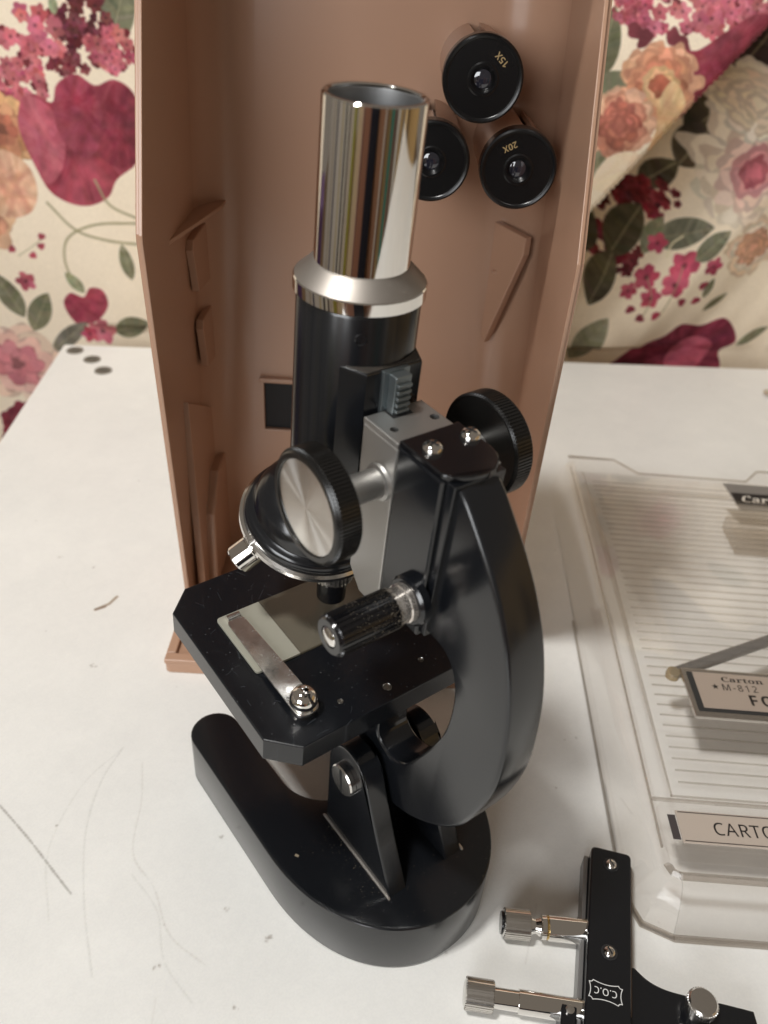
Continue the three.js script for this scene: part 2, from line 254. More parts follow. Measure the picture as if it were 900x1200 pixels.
    const ruffle = (s, y, r, cols) => { for (let g = 0; g < 5; g++) for (let i = 0; i < 11 - g; i++) { const a = (i / (11 - g)) * 6.283 + g * 0.4 + rr(-0.25, 0.25), q = r * (0.86 - g * 0.19) * rr(0.92, 1.08), px = X(s + Math.cos(a) * q), py = Y(y + Math.sin(a) * q); blob(px, py, r * k * (0.34 - g * 0.03), vary(cols[Math.min(g, cols.length - 1)].map((v) => v * 0.88), 7), 0.8, 0.16, a); blob(px - Math.cos(a) * r * k * 0.07, py + Math.sin(a) * r * k * 0.07, r * k * (0.3 - g * 0.03), vary(cols[Math.min(g, cols.length - 1)], 10), 0.78, 0.18, a); } };
    poly([[240, 262], [251, 263], [269, 277], [288, 290], [306, 286], [292, 262], [272, 246], [254, 222], [242, 212], [236, 228]], [156, 70, 84], 90, [136, 52, 66]);
    ruffle(229, 238, 27, [[232, 176, 142], [224, 158, 124], [216, 142, 110], [238, 194, 146], [198, 118, 92]]);
    ruffle(203, 208, 24, [[234, 184, 154], [218, 152, 126], [198, 120, 102]]);
    poly([[238, 242], [250, 228], [246, 212], [232, 188], [226, 180], [232, 208], [230, 226]], [234, 204, 156], 40, [216, 170, 124]);
    poly([[188, 162], [198, 184], [214, 190], [228, 188], [236, 196], [224, 176], [208, 158]], CREAM, 20, [236, 210, 176]);
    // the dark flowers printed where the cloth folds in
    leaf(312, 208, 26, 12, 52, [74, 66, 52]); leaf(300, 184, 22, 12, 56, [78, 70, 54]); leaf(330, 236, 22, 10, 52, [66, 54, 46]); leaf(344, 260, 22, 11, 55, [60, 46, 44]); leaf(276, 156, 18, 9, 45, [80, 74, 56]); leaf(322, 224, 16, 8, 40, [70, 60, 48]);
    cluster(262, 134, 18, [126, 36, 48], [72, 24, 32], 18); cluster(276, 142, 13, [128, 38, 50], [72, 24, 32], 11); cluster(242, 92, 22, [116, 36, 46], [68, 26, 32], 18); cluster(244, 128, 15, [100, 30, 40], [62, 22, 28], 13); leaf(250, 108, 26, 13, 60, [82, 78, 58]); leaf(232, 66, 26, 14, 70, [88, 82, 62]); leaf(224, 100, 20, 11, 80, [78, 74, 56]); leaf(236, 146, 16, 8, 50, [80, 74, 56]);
    // the cloth beyond the fold
    ruffle(344, 170, 44, [[248, 233, 211], [246, 226, 203], [238, 206, 190], [222, 158, 158], [200, 112, 122]]); ruffle(338, 222, 24, [[247, 234, 213], [242, 223, 196]]);
    leaf(296, 114, 28, 17, 15, [126, 126, 106]); leaf(326, 104, 20, 12, 50, [122, 122, 100]); leaf(270, 110, 18, 10, 70, [134, 136, 110]);
    for (const [s, y, r] of [[272, 72, 12], [305, 85, 14], [301, 66, 13], [334, 85, 9], [281, 52, 10], [275, 104, 9], [258, 58, 8]]) floret(X(s), Y(y), r * k, [196, 84, 108]);
    for (const [s, y] of [[264, 40], [331, 65], [276, 31], [291, 34], [329, 49], [314, 48]]) blob(X(s), Y(y), 4.8 * k, [150, 50, 72], 0.75);
    stem([[278, 31], [282, 51], [273, 72]], 1.2); stem([[295, 33], [302, 56], [304, 84]], 1.2); stem([[286, 92], [288, 104], [296, 112]], 2, [236, 226, 190]); leaf(352, 46, 14, 5, 40, [112, 110, 84]); leaf(338, 62, 11, 5, 80, [112, 112, 88]);
    ruffle(370, 102, 26, [[240, 212, 182], [246, 228, 206], [218, 168, 138]]);
    poly([[246, -40], [268, -18], [292, 2], [308, 8], [324, 22], [346, 20], [370, 28], [388, 4], [374, -8], [380, -24], [372, -50], [300, -66]], [142, 54, 76], 110, [116, 38, 58]); poly([[320, -22], [330, 2], [350, 8], [364, 0], [356, -24], [338, -44]], [190, 94, 114], 30, [172, 76, 96]);
    leaf(231, 6, 28, 18, 60, [144, 142, 118]); leaf(404, 10, 18, 6, 35, [132, 132, 104]);
    // woven threads
    const img = c.getImageData(0, 0, W, H), d = img.data;
    for (let y = 0; y < H; y++) for (let x = 0; x < W; x++) { const i = (y * W + x) * 4, v = (rnd() - 0.5) * 14 + ((x + y) % 2 ? 3 : -3) + (fbm(x / 900, y / 900) - 0.5) * 8; const sat = Math.min(1, Math.max(0, (d[i] - d[i + 2] - 48) / 60) + Math.max(0, (200 - d[i]) / 120)), m = 1 + sat * ((n128(x / 9, y / 9) - 0.5) * 0.3 + (n32(x / 30, y / 30) - 0.5) * 0.34); d[i] = d[i] * m + v; d[i + 1] = d[i + 1] * m + v; d[i + 2] = d[i + 2] * m + v; }
    c.putImageData(img, 0, 0);
  });
  const weave = noiseTex(64, 64, (x, y) => 128 + 60 * Math.sin((x / 64) * 2 * Math.PI * 8) * (y % 8 < 4 ? 1 : -0.6) + 30 * rnd()); weave.repeat.set(90, 49);
  const NS = 460, NY = 240, pos = [], uv = [], idx = [], sm = THREE.MathUtils.smoothstep;
  // signed distance from the fold line (198,143)-(301,280), growing down to the right
  const ux = 0.6009, uy = 0.7993;
  const depth = (s, y) => {
    const d = 5 * Math.sin(s * 0.021 + 0.6 * Math.sin(y * 0.01)) + 2.2 * Math.sin(s * 0.055 + y * 0.012 + 1);
    const q = (s - 198) * uy - (y - 143) * ux, along = (s - 198) * ux + (y - 143) * uy, on = sm(s, 60, 170), w = 34 - 0.02 * along;
    const front = 70 * sm(q, -170, -6) * (1 - sm(q, -3, 5)), recess = -75 * sm(q, 0, 8) * (1 - sm(q, w - 4, w + 40)), next = 22 * sm(q, w, w + 60) * (1 - sm(q, w + 90, w + 170));
    const crease = 0.45 * Math.sin(q * 0.19 + along * 0.03) + 0.4 * Math.sin(along * 0.21 + q * 0.05);
    return d * (1 - 0.6 * on) + on * (front + recess + next + crease) + (s > 420 ? 14 * Math.sin((s - 420) * 0.03) : 0);
  };
  for (let j = 0; j <= NY; j++) for (let i = 0; i <= NS; i++) {
    const s = s0 + ((s1 - s0) * i) / NS, y = y0 + ((y1 - y0) * j) / NY, p = fromTable(s, y, -568 + depth(s, y) * (y < -4 && s > -260 ? 0.45 : 1));
    pos.push(p.x, p.y, p.z); uv.push((s - s0) / (s1 - s0), (y - y0) / (y1 - y0));
  }
  for (let j = 0; j < NY; j++) for (let i = 0; i < NS; i++) { const a = j * (NS + 1) + i, b = a + 1, e = a + NS + 1; idx.push(a, b, e, b, e + 1, e); }
  const g = new THREE.BufferGeometry(); g.setAttribute('position', new THREE.Float32BufferAttribute(pos, 3)); g.setAttribute('uv', new THREE.Float32BufferAttribute(uv, 2)); g.setIndex(idx); g.computeVertexNormals(); g.scale(S, S, S);
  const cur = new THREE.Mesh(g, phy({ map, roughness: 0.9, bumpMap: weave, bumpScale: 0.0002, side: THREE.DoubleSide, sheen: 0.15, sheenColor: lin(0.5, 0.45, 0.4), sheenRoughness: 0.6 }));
  cur.name = 'curtain'; cur.castShadow = cur.receiveShadow = true; cur.userData = { label: 'cream curtain printed with burgundy and pink flowers behind the table', category: 'curtain' }; scene.add(cur);
}

// ================================================================ BROWN CASE
const CA = rad(38.05), MC = new THREE.Matrix4().makeRotationY(-CA).setPosition(1.11, 0, -34.67);   // (a across, y up, b towards the viewer)
const halfW = (y) => 81.3 - 0.0332 * (y - 228.3);
{
  const o = MC.elements, cas = thing('instrument_case', 'open brown plastic case standing upright behind the microscope', 'case', [o[12], 0, o[14]]);
  const front = [[-107, 8], [-65.5, 228.3], [-97, 338], [-100, 346]];
  const shear = (g, sgn) => { const p = g.attributes.position; for (let i = 0; i < p.count; i++) p.setX(i, p.getX(i) + sgn * (halfW(p.getY(i)) - 81.3)); return g; };
  const outline = (grow) => [[-174, 8], [-107 + grow, 8], [-65.5 + grow, 226], [-65.5 + grow, 229], [-98 + grow, 346], [-174, 346]];
  for (const sgn of [-1, 1]) {
    const A = 81.3 * sgn;
    const w = part('side_wall', tf(shear(uPlate(outline(0), Math.min(A, A - 2.6 * sgn), Math.max(A, A - 2.6 * sgn), 0.45), sgn), MC), M.brown, cas);
    part('lip', tf(shear(uPlate([[-112, 8], [-107 + 1.6, 8], [-65.5 + 1.6, 226], [-65.5 + 1.6, 229], [-98 + 1.6, 346], [-104, 346], [-72, 229], [-72, 226]], Math.min(A - 1.5 * sgn, A - 3.0 * sgn), Math.max(A - 1.5 * sgn, A - 3.0 * sgn), 0.3), sgn), MC), M.brown, w);
    // rounded inner corner to the back
    const R = 24, fil = [[0, -0.3]]; for (let k = 0; k <= 20; k++) { const t = (k / 20) * Math.PI / 2; fil.push([R - R * Math.sin(t), R - R * Math.cos(t)]); }
    const fg = vPlate(fil.map(([x, z]) => [sgn * (78.8 - x), -172 + z]).map((p) => p), 9, 344, 0);
    part('corner_fillet', tf(shear(fg, sgn), MC), M.brown, cas);
  }
  const slot = [[-53, 91], [-20, 91], [-20, 121], [-53, 121]];
  const bp = ext([[-halfW(8), 8], [halfW(8), 8], [halfW(346), 346], [-halfW(346), 346]], 2.6, 0.3, [slot]).translate(0, 0, -174.8);
  part('back_panel', tf(bp, MC), M.brown, cas);
  const lt = part('latch', tf(box(-55, -18, 89, 123, -177.5, -174.9, 0.3), MC), M.darkSlot, cas, 'black latch in the back panel');
  part('latch_rim', tf(box(-55, -18, 121.2, 124, -172.4, -168.6, 0.8), MC), M.brown, lt);
  part('top_panel', tf(box(-halfW(346), halfW(346), 346.2, 349, -174.5, -97, 0.5), MC), M.brown, cas);
  // foot with a sunk well
  const fl = part('base_plate', tf(vPlate(rounded([[-93, -175], [93, -175], [93, -70], [-93, -70]], [2, 2, 3, 3]), 0, 6.4, 0.6), MC), M.brown, cas);
  for (const [x0, x1, z0, z1] of [[-93, 93, -75.5, -70], [-93, -88, -172, -75.6], [88, 93, -172, -75.6], [-86, 86, -100, -97]]) part('rim', tf(box(x0, x1, 6, 9.1, z0, z1, 0.6), MC), M.brown, fl);
  // fittings moulded on the inside of the left wall
  const L = (name, g) => part(name, tf(g, MC), M.brown, cas);
  L('ledge', vPlate([[-80, -172], [-68, -172], [-68, -160], [-73, -132], [-80, -98]], 213.8, 215.6, 0.4));
  L('wall_rib', uPlate([[-172, 207], [-133, 207], [-130, 203], [-137, 182], [-172, 178]], -79.6, -76.2, 0.5));
  L('wall_rib', uPlate([[-172, 166], [-142, 166], [-140, 162], [-146, 140], [-172, 136]], -80, -76.4, 0.5));
  L('wall_liner', uPlate([[-172, 103], [-147, 117], [-112, 137], [-116, 12], [-172, 12]], -83.5, -79.6, 0.5));
  L('wall_rib', uPlate([[-172, 78], [-146, 78], [-130, 60], [-126, 14], [-172, 14]], -82, -75, 1.2));
  // fins on the right
  L('fin', ext([[0, 158], [3, 154], [21, 204], [21, 212], [0, 214]], 4.2, 0.6).rotateY(rad(-52)).translate(63, 0, -170)); L('fin', box(61, 66, 190, 192, -172.3, -163, 0.5));
  // three stub holders, each with a slit on top
  for (const [a, y, sl] of [[41.5, 280, 0.1], [59.5, 249, -0.25], [24.8, 249.8, 0.05]]) {
    const n = 40, th = 0.32, pts = []; const arc = (r, rev) => { const q = []; for (let k = 0; k <= n; k++) { const t = Math.PI / 2 + sl + th / 2 + (k / n) * (2 * Math.PI - th); q.push([a + r * Math.cos(t), y + r * Math.sin(t)]); } return rev ? q.reverse() : q; };
    pts.push(...arc(14.3), ...arc(12.6, true));
    part('eyepiece_holder', tf(ext(pts, 50, 0.4).translate(0, 0, -172.3), MC), M.brown, cas);
  }
}
// ---------------------------------------------------------------- eyepieces in the holders
function eyepiece(label, a, y, text, ang, tilt) {
  const p = V(a, y, -121).applyMatrix4(MC), t = thing('eyepiece', label, 'eyepiece', [p.x, p.y, p.z], 'eyepieces stored in the case');
  const at = new THREE.Matrix4().makeTranslation(a, y, -121).premultiply(MC).multiply(new THREE.Matrix4().makeRotationX(rad(90 + tilt)));
  const q = (g) => tf(g, at);
  part('barrel', q(lathe([[0, -40], [11.4, -40], [11.4, 0], [0, 0]], 40)), M.chromeSoft, t);
  part('cap', q(lathe([[11, -1.5], [14.6, -1.5], [15.3, -0.8], [15.3, 5.6], [15.1, 6.3], [14.4, 6.8], [13.6, 6.5], [13.4, 6.3], [13.2, 6.2], [6.0, 6.2], [5.4, 6.6], [4.7, 6.6], [4.2, 6.0], [3.2, 4.8], [0, 4.8]], 72, 0.2)), M.capBlack, t);
  part('lens', q(lathe([[3.4, 4.85], [2.6, 5.2], [1.4, 5.4], [0, 5.5]], 32, 3)), M.lens, t);
  if (text) {
    const map = canvasTex(128, 64, (c) => { c.clearRect(0, 0, 128, 64); c.fillStyle = 'rgb(150,128,88)'; c.font = 'bold 46px sans-serif'; c.textAlign = 'center'; c.textBaseline = 'middle'; c.fillText(text, 64, 33); });
    const g = new THREE.PlaneGeometry(9.4, 4.7).rotateX(-Math.PI / 2).rotateY(Math.PI).translate(0, 6.3, -9.2).rotateY(ang);
    part('engraving', q(g), std({ map, transparent: true, roughness: 0.5 }), t);
  }
}
eyepiece('black eyepiece cap marked 15X, topmost of the three in the case', 41.5, 280, '15X', rad(318), 0);
eyepiece('black eyepiece cap marked 20X, nearest the right wall of the case', 59.5, 249, '20X', rad(28), 0);
eyepiece('black eyepiece cap half hidden behind the chrome tube', 24.8, 249.8, '', 0, 0);

// ================================================================ MICROSCOPE
const PY = 65.75, MS = new THREE.Matrix4().makeTranslation(0, PY, 0).multiply(new THREE.Matrix4().makeRotationX(rad(3.88)));
const sc = thing('microscope', 'black monocular microscope with chrome draw tube standing on the white table', 'microscope', [0, 0, 0]);
const sp = (name, g, m, parent = sc, label) => part(name, [].concat(g).map((q) => tf(q, MS)), m, parent, label);
{ // horseshoe base
  const pts = [], f = (u, z) => pts.push([u, z]);
  for (let k = 0; k <= 48; k++) { const t = (k / 48) * Math.PI, c = Math.cos(t), s = Math.sin(t), e = 2 / 2.12; f(45.6 * Math.sign(c) * Math.abs(c) ** e, -12 + 60.6 * s ** e); }   // right -> back -> left
  for (let k = 0; k <= 16; k++) { const t = Math.PI + (k / 16) * Math.PI; f(-34.6 + 11 * Math.cos(t), -76 + 11 * Math.sin(t)); }
  for (let k = 0; k <= 28; k++) { const t = Math.PI - (k / 28) * Math.PI; f(23.6 * Math.cos(t), -37 + 22 * Math.sin(t)); }
  for (let k = 0; k <= 16; k++) { const t = Math.PI + (k / 16) * Math.PI; f(34.6 + 11 * Math.cos(t), -76 + 11 * Math.sin(t)); }
  part('base', vPlate(pts, 0.4, 27.7, 1.1, [], 4, 0.24), M.black, sc);
  const ear = rounded([[-12.6, 27.2], [30.5, 27.2], [20.2, 51], [11, 75.5], [6, 81], [-4, 81], [-11.6, 72]], [0, 0, 4, 6, 5, 5, 6]);
  for (const sgn of [-1, 1]) {
    const u = [sgn * 17.8, sgn * 9.6].sort((a, b) => a - b);
    const e = part('bracket', uPlate(ear, u[0], u[1], 0.9, [], 3), M.black, sc);
    part('weld_fillet', uPlate([[-14, 27.6], [31, 27.6], [30.5, 28.5], [-13, 28.5]], Math.min(sgn * 18.6, sgn * 17.7), Math.max(sgn * 18.6, sgn * 17.7), 0.2), M.chromeDust, e);
    const X = (g) => alongX(g).translate(0, PY, 0);
    const s = part('pivot_screw', X(lathe([[0, 0], [6.5, 0], [6.5, 1.9], [6.0, 2.5], [0, 2.5]], 40).rotateX(sgn < 0 ? Math.PI : 0)).translate(sgn * 17.9, 0, 0), M.chromeSoft, sc);
    part('slot', box(-0.2, 0.2, -5.9, 5.9, -0.75, 0.75, 0.1).rotateX(rad(-4)).translate(sgn * 20.35, PY, 0), M.hole, s);
  }
}
{ // grit that has settled on the foot beside the bracket
  const gr = []; for (let i = 0; i < 150; i++) { const z = rr(-8, 32), u = -18.7 - 8 * rnd() ** 3.2, r = 0.03 + 0.13 * rnd() ** 3; gr.push(new THREE.IcosahedronGeometry(r, 0).translate(u, 27.75, z)); }
  for (let i = 0; i < 160; i++) gr.push(new THREE.IcosahedronGeometry(rr(0.04, 0.11), 0).translate(rr(-34, 34), 27.74, rr(-8, 44)));
  gr.push(new THREE.BoxGeometry(0.9, 0.3, 1.6).rotateY(0.5).translate(-37, 27.9, -4));
  part('dust', gr, std({ color: lin(0.22, 0.18, 0.125), roughness: 0.95 }), sc).userData.kind = 'stuff';
}
{ // curved arm
  const outer = curve([[16.6, 143.4], [21, 140.5], [27.5, 133.8], [34.3, 126], [40.8, 117], [46.4, 106.5], [50.6, 95], [53.4, 83.5], [55, 70], [55.3, 57], [53.4, 44], [50.2, 32], [45.8, 21], [39, 11.5], [31, 3.5], [24, -2], [16, -6], [8, -8.6], [0, -9.2], [-7, -6], [-9.4, 2], [-9.5, 14], [-9.5, 28]], 120);
  const inner = curve([[1, 28], [2, 20], [7.3, 17.1], [13, 18.4], [17, 21.4], [22.9, 32.6], [28, 44.5], [31.1, 54.6], [32.2, 66.5], [31.3, 75.5], [28.5, 82.4], [24, 86.2], [17.2, 87]], 60);
  const ol = [...outer, ...inner, [11, 90], [11, 143.4]];
  const arm = sp('arm', uPlate(ol, -7.2, 7.2, 1.5, [], 4, 0.24), M.black);
  const panel = sp('focus_housing', uPlate([[-3.6, 86.5], [15.2, 86.5], [15.2, 143.4], [-3.6, 143.4]], -10.6, 10.6, 0.7, [], 2), M.black);
  sp('seam', uPlate([[15.2, 87.2], [17.2, 87.2], [18.6, 143.4], [15.2, 143.4]], -9.0, 9.0, 0.3), M.black, panel);
  const cap = sp('top_plate', vPlate(rounded([[-10.2, -3.7], [10.8, -3.7], [10.8, 17.5], [-3, 20.6], [-10.2, 14.5]], [0, 0, 9, 8, 1.6], 10), 143.6, 145.4, 0.4, [], 2), M.blackGloss);
  for (const u of [-5.2, 8.4]) {
    const s = sp('screw', lathe([[2.9, 145.3], [2.9, 146], [2.5, 146.9], [1.6, 147.5], [0, 147.7]], 32, 0.9).translate(u, 0, 4), M.chrome, cap);
    // crossed recess cut as dark wedges
    for (const t of [20, 110]) s.add(Object.assign(part('cross_slot', tf(box(-1.7, 1.7, 147.2, 147.75, -0.3, 0.3, 0.05).rotateY(rad(t)).translate(u, 0, 4), MS), M.hole, s)));
  }
}
{ // slide block, rack and pinion
  const holes = [circle(-6.8, -10.6, 1.5), circle(7.8, -10.6, 1.7)];
  const bl = sp('focus_block', [uPlate([[-20, 88], [-14, 81], [-3.9, 81], [-3.9, 142], [-20, 142]], -10.5, 10.5, 0.5, [], 2), vPlate([[-10.4, -20], [10.4, -20], [10.4, -3.9], [-10.4, -3.9]], 142, 143.9, 0.25, holes)], M.steel, sc, 'brushed steel block behind the tube');
  for (const [u, z] of [[-6.8, -10.6], [7.8, -10.6]]) sp('hole', vPlate(circle(u, z, 1.75), 142.05, 142.3, 0), M.hole, bl);
  const rk = sp('rack', [uPlate([[-26, 90], [-21.5, 90], [-21.5, 153.6], [-26, 153.6]], -7.6, 7.6, 0.3), uPlate([[-21.5, 92], [-20.1, 92], [-20.1, 156.4], [-21.5, 156.4]], -4.6, 4.6, 0.2)], M.rack);
  const bar = [box(-2.9, 2.9, 92, 155.8, -20.2, -16.8, 0.4)]; sp('rack_bar', bar, M.rack, rk);
  for (let k = 0; k < 5; k++) sp('tooth', box(-2.4, 2.4, 144.6 + k * 2.0, 145.6 + k * 2.0, -16.9, -15.7, 0.2), M.rack, rk);
  sp('recess', box(-3.6, 3.6, 143.92, 144.05, -20, -15.2, 0.05), M.hole, bl);
  for (const sgn of [-1, 1]) {
    const X = (g) => { if (sgn < 0) g.rotateZ(Math.PI); return alongX(g).translate(0, 127.5, -10); };
    sp('pinion_shaft', X(lathe([[0, 9], [6, 10.4], [5.6, 11.4], [4.6, 11.8], [4.6, 28], [0, 28]], 40)), M.steel);
    const kn = sp('focus_knob', [X(gear(17, 0.32, 96, 28.0, 35.2, 0.6)), X(lathe([[0, 27.8], [15.8, 27.8], [15.9, 28.2], [15.9, 34.6], [16.2, 35.4], [15.7, 35.9], [14.3, 35.9], [14.1, 35.1], [0, 35.1]], 72))], M.bakelite);
    const disc = []; for (let k = 0; k <= 14; k++) disc.push([14.0 - k, 35.35]); sp('face_disc', X(lathe(disc, 96, 3)), M.spun, kn, 'spun silver disc set in the knob');
  }
  // fine focus knob
  const Y0 = 99.6, Z0 = 12;
  const Xf = (g) => alongX(g.rotateZ(Math.PI)).translate(0, Y0, Z0);
  sp('boss', Xf(lathe([[0, 9], [8, 10.4], [8, 13], [7.2, 13.8], [0, 13.8]], 40)), M.black);
  const ff = sp('fine_focus_knob', [Xf(gear(6.4, 0.4, 26, 19.5, 40, 0.5, 0.5)), Xf(lathe([[0, 39], [5.9, 39.6], [5.4, 40.6], [3.4, 40.6], [3.2, 39.8], [0, 39.8]], 40))], M.blackGloss);
  { const grains = []; for (let i = 0; i < 420; i++) { const a = rr(-0.3, 2.2), x = 19.4 + 15 * rnd() ** 2.4, r = rr(0.04, 0.12); grains.push(new THREE.IcosahedronGeometry(r, 0).translate(-x, Y0 + 6.4 * Math.sin(a), Z0 + 6.4 * Math.cos(a))); } const du = sp('dust', grains, std({ color: lin(0.2, 0.165, 0.12), roughness: 0.95 }), ff); du.userData.kind = 'stuff'; }
  sp('collar', Xf(lathe([[0, 13.5], [6.1, 13.6], [6.1, 15.5], [5.6, 15.8], [5.6, 19.6], [0, 19.6]], 40)), M.chromeDust, ff);
  sp('end_screw', Xf(lathe([[3, 39.7], [3, 40.5], [2.4, 41], [0, 41.3]], 32, 0.8)), M.chrome, ff);
}
{ // body tube, collar, draw tube
  const Z = -41, at = (g) => g.translate(0, 0, Z);
  const body = sp('body_tube', [at(lathe([[0, 92], [14, 92], [18, 97], [18.0, 170.6], [17.6, 171.4], [0, 171.4]], 72)),
    vPlate([[-9.8, -21.3], [9.8, -21.3], [16.6, -35.5], [-16.6, -35.5]], 96, 156.4, 0.5)], M.black);
  sp('boss_top', vPlate([[-9.4, -21.8], [9.4, -21.8], [16, -35.4], [-16, -35.4]], 156.3, 156.7, 0.1), M.blackDust, body);
  sp('set_screw', alongX(lathe([[0, 0], [1.8, 0], [1.8, 0.3], [1.5, 0.4], [1.35, -0.0], [0.9, 0.05], [0.8, -0.0], [0, 0.0]], 20).rotateZ(Math.PI)).translate(-17.9, 0, 0).rotateY(rad(58)).translate(0, 165, Z), M.blackGloss, body);
  const col = sp('collar', at(lathe([[0, 171.5], [18.4, 171.5], [19.0, 172], [19.0, 175.4], [18.7, 175.8]], 80)), M.chrome);
  const cone = sp('cone', at(lathe([[18.7, 175.8], [14.2, 180.0], [13.5, 180.4], [0, 180.4]], 80)), std({ color: lin(0.4, 0.365, 0.33), metalness: 0.9, roughness: 0.44 }), col, 'dusty chrome cone below the draw tube');
  { const gr = []; for (let i = 0; i < 520; i++) { const a = rnd() < 0.7 ? rr(3.3, 5.0) : rr(0, 6.28), f = rnd() ** 0.7, r0 = 13.9 + 4.6 * f, r = rr(0.035, 0.11); gr.push(new THREE.IcosahedronGeometry(r, 0).translate(r0 * Math.cos(-a), 180.2 - 4.3 * f, Z + r0 * Math.sin(-a))); } const du = sp('dust', gr, std({ color: lin(0.5, 0.44, 0.38), roughness: 0.95 }), col); du.userData.kind = 'stuff'; }
  const dt = sp('draw_tube', at(lathe([[11.9, 179], [11.9, 222.0], [12.3, 222.4], [13.1, 222.4], [13.5, 222.0], [13.5, 179]], 96)), M.chrome, sc, 'bright chrome draw tube, open at the top');
  sp('tube_lining', at(lathe([[11.7, 179.5], [11.7, 221.4], [11.88, 221.4]], 64)), M.steelRough, dt);
}
{ // nosepiece and objectives
  const be = rad(16.4), NM = new THREE.Matrix4().makeTranslation(0, 77.8, -56.8).multiply(new THREE.Matrix4().makeRotationX(be)), n = (g) => tf(g, NM);
  sp('nosepiece', [n(lathe([[0, -1], [25.2, -1], [25.6, 1.4], [25.3, 3.2], [24.2, 4.2], [23.0, 4.8], [22.6, 5.6], [22.7, 8], [21.6, 11], [19.2, 14], [15, 16.6], [9, 18], [0, 18.4]], 80, 0.7)), lathe([[0, 0], [17, 0], [16.4, 12], [0, 12]], 48).translate(0, 84, -41)], M.black);
  const ring = sp('nosepiece_ring', n(lathe([[0, -3.2], [26.2, -3.2], [27, -2.4], [27, -0.6], [26, 0.2], [0, 0.2]], 96)), M.chromeSoft);
  const spin = (a) => new THREE.Matrix4().makeRotationY(a);
  const down = (x, y, z, dx, dy, dz) => NM.clone().multiply(new THREE.Matrix4().makeTranslation(x, y, z)).multiply(new THREE.Matrix4().makeRotationFromQuaternion(new THREE.Quaternion().setFromUnitVectors(V(0, -1, 0), V(dx, dy, dz).normalize())));
  for (const [k, len, OM] of [[0, 21, down(0, -3, 15.6, 0, -Math.cos(be), Math.sin(be))], [1, 13.5, down(-19.5, -3, 0, -0.73, -0.66, -0.03)], [2, 15, down(15, -3, -8, 0.5, -0.8, -0.2)]]) {
    const q = (g) => tf(g, OM);
    const ob = sp('objective', [q(lathe([[0, 2], [6, 2], [6, -5.5], [5.5, -6], [5.5, -len + 0.6], [5, -len], [2.6, -len], [2.4, -len + 0.8], [0, -len + 0.8]], 48))], k === 0 ? M.blackGloss : M.chrome, sc, k === 0 ? 'black objective pointing down at the slide' : 'chrome objective turned aside');
    sp('grip_ring', q(k ? gear(7, 0.5, 36, -4.6, -1.4, 0.3) : gear(7.6, 0.6, 30, -10.4, -5.2, 0.3)), M.chromeSoft, ob);
  }
}
